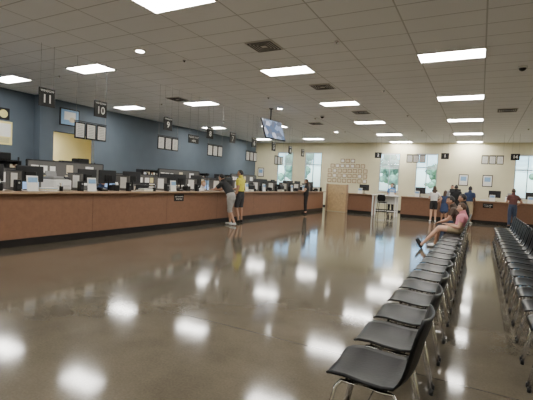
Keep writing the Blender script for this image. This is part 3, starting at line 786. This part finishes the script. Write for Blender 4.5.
    for i in range(rings+1):
        ph = math.pi*i/rings
        for k in range(seg):
            th = 2*math.pi*k/seg; dv = V((math.sin(ph)*math.cos(th), math.sin(ph)*math.sin(th), math.cos(ph)))
            p = V((dv.x*.074, dv.y*.094, dv.z*.116))*k_
            p = hfn(dv, p); thick = 1.10+(.06 if longhair else 0)+.02*math.sin(th*9+i)
            vs.append(hc+R@(p*thick+V((0, -.004, .004))))
            lim = .50 if dv.y > .35 else (.12 if dv.y > .05 else (-.40 if not longhair else -.9))
            ok.append(dv.z > lim)
    fs = []
    for i in range(rings):
        for k in range(seg):
            k2 = (k+1) % seg; f = (i*seg+k, (i+1)*seg+k, (i+1)*seg+k2, i*seg+k2)
            if all(ok[a] for a in f): fs.append(f)
    F.add(vs, fs, mats[4], True)
    if longhair:
        F.loft([at(0, -.06, .04), at(0, -.085, -.06), at(0, -.09, -.17), at(0, -.085, -.26)], [(.07*k_, .035*k_), (.078*k_, .035*k_), (.075*k_, .03*k_), (.045*k_, .018*k_)], mats[4], seg=16, lat=R@V((1, 0, 0)))
    return one(name, F, loc, yaw)

SH = dict(blk=mk('tshirt_black', (.012, .012, .014)), yel=mk('tshirt_yellow', (.55, .50, .06)), pink=mk('tshirt_pink', (.58, .22, .27)), wht=mk('tshirt_white', (.68, .66, .64)),
    nav=mk('shirt_navy', (.03, .05, .12)), olive=mk('tshirt_olive_brown', (.07, .05, .038)), red=mk('shirt_maroon', (.12, .045, .04)), blu=mk('shirt_blue', (.12, .25, .50)), gry=mk('shirt_grey', (.25, .25, .26)))
PT = dict(grey=mk('shorts_grey', (.30, .29, .27)), dk=mk('shorts_charcoal', (.03, .03, .035)), jean=mk('jeans_blue', (.035, .05, .09)), khaki=mk('shorts_khaki', (.35, .27, .17)), blk=mk('pants_black', (.012, .012, .013)))
SO = dict(w=mk('sneaker_white', (.6, .6, .6)), k=mk('shoe_black', (.015, .015, .016)), b=mk('sandal_brown', (.15, .08, .04)))
HP = math.pi/2
person('man_in_black_tshirt', (-7.30, 10.90, 0), HP, LEAN, 1.76, 'tan', 'black', SH['blk'], PT['grey'], SO['w'], .6, 1.05, hrot=(-.35, 0))
person('man_in_yellow_tshirt', (-7.36, 11.85, 0), HP, REST, 1.82, 'tan', 'black', SH['yel'], PT['dk'], SO['k'], .6, .98, hrot=(-.1, .4))
person('woman_in_black_dress', (-7.33, 17.75, 0), HP+.3, HIP, 1.66, 'light', 'brown', SH['blk'], PT['blk'], SO['k'], .4, 1.9, longhair=True, fem=True, hrot=(-.1, 0))
person('seated_person_in_pink_shirt', (C1X+.08, rows1[15], 0), HP, sit(.447, .12, .36), 1.75, 'light', 'brown', SH['pink'], PT['khaki'], SO['k'], .5, .55, hrot=(-.15, 0))
person('seated_man_in_olive_tshirt', (C1X+.04, rows1[16], 0), HP, sit(.447, .0, .05, .13), 1.75, 'tan', 'black', SH['olive'], PT['dk'], SO['w'], .55, 1.05, hrot=(-.3, .2))
person('seated_man_in_dark_shirt', (C1X+.08, rows1[18], 0), HP, sit(.447, -.02, 0, .03), 1.80, 'tan', 'black', SH['blk'], PT['jean'], SO['k'], .6, 2, hrot=(-.2, 0))
person('woman_in_white_tshirt', (-1.85, 19.8, 0), .15, HIP, 1.62, 'light', 'brown', SH['wht'], PT['blk'], SO['w'], .5, .7, longhair=True, fem=True)
person('girl_in_dark_dress', (-1.42, 20.1, 0), -.2, STAND, 1.45, 'tan', 'brown', SH['nav'], SH['nav'], SO['b'], .3, .4, longhair=True, skirt=.3, fem=True)
person('man_in_dark_shirt', (-1.0, 20.65, 0), .1, STAND, 1.74, 'tan', 'black', SH['blk'], PT['blk'], SO['k'], .9, 2)
person('man_in_navy_shirt', (-.42, 20.6, 0), -.2, STAND, 1.70, 'dark', 'black', SH['nav'], PT['khaki'], SO['w'], .6, 1.05)
person('man_in_maroon_shirt', (1.28, 20.4, 0), .3, HIP, 1.68, 'tan', 'brown', SH['red'], PT['jean'], SO['k'], .6, 2)
SS = sit(.49, 0, -.04)
for nm, y, sk, hr, c in (('clerk_in_white_shirt', 12.15, 'light', 'blond', 'wht'), ('clerk_in_blue_shirt', 16.3, 'dark', 'black', 'blu'), ('clerk_in_grey_shirt', 17.75, 'tan', 'brown', 'gry'), ('clerk_in_navy_shirt', 7.6, 'light', 'brown', 'nav')):
    person(nm, (-9.17, y, 0), -HP, SS, 1.75, sk, hr, SH[c], PT['blk'], SO['k'], .7, 2, longhair=(c == 'gry'), hrot=(-.2, 0))
person('clerk_in_blue_shirt', (-4.45, 23.4, 0), math.pi, STAND, 1.68, 'light', 'brown', SH['blu'], PT['blk'], SO['k'], .6, 2, longhair=True, fem=True)
person('clerk_in_dark_shirt', (-1.3, 23.0, 0), math.pi, STAND, 1.75, 'tan', 'black', SH['gry'], PT['blk'], SO['k'], 1.9, 2)

# ---------------------------------------------------------------- world
w = bpy.data.worlds.new('sky'); scene.world = w; w.use_nodes = True
nt = w.node_tree; bg = nt.nodes['Background']
sky = nt.nodes.new('ShaderNodeTexSky'); sky.sky_type = 'NISHITA'; sky.sun_elevation = math.radians(50); sky.sun_rotation = math.radians(200); sky.sun_disc = False
nt.links.new(sky.outputs[0], bg.inputs[0]); bg.inputs[1].default_value = .85
sl = bpy.data.lights.new('sun', 'SUN'); sl.energy = 8; sl.angle = .01; so = bpy.data.objects.new('sun', sl); COL.objects.link(so); so.rotation_euler = (math.radians(40), 0, math.radians(10)); so.location = (0, 40, 30)

# ---------------------------------------------------------------- camera
cam = bpy.data.cameras.new('camera'); cam.sensor_width = 36; cam.sensor_fit = 'HORIZONTAL'; cam.lens = 400/533*36
co_ = bpy.data.objects.new('camera', cam); COL.objects.link(co_)
Xc = V((750, -56.7, 400)).normalized(); Yc = V((214, 8.5, -400)); Yc = (Yc-Xc*Yc.dot(Xc)).normalized(); Zc = Xc.cross(Yc)
co_.matrix_world = Matrix.Translation((0, 0, 1.5)) @ Matrix((Xc, Yc, Zc)).to_4x4()
cam.clip_end = 500
scene.camera = co_
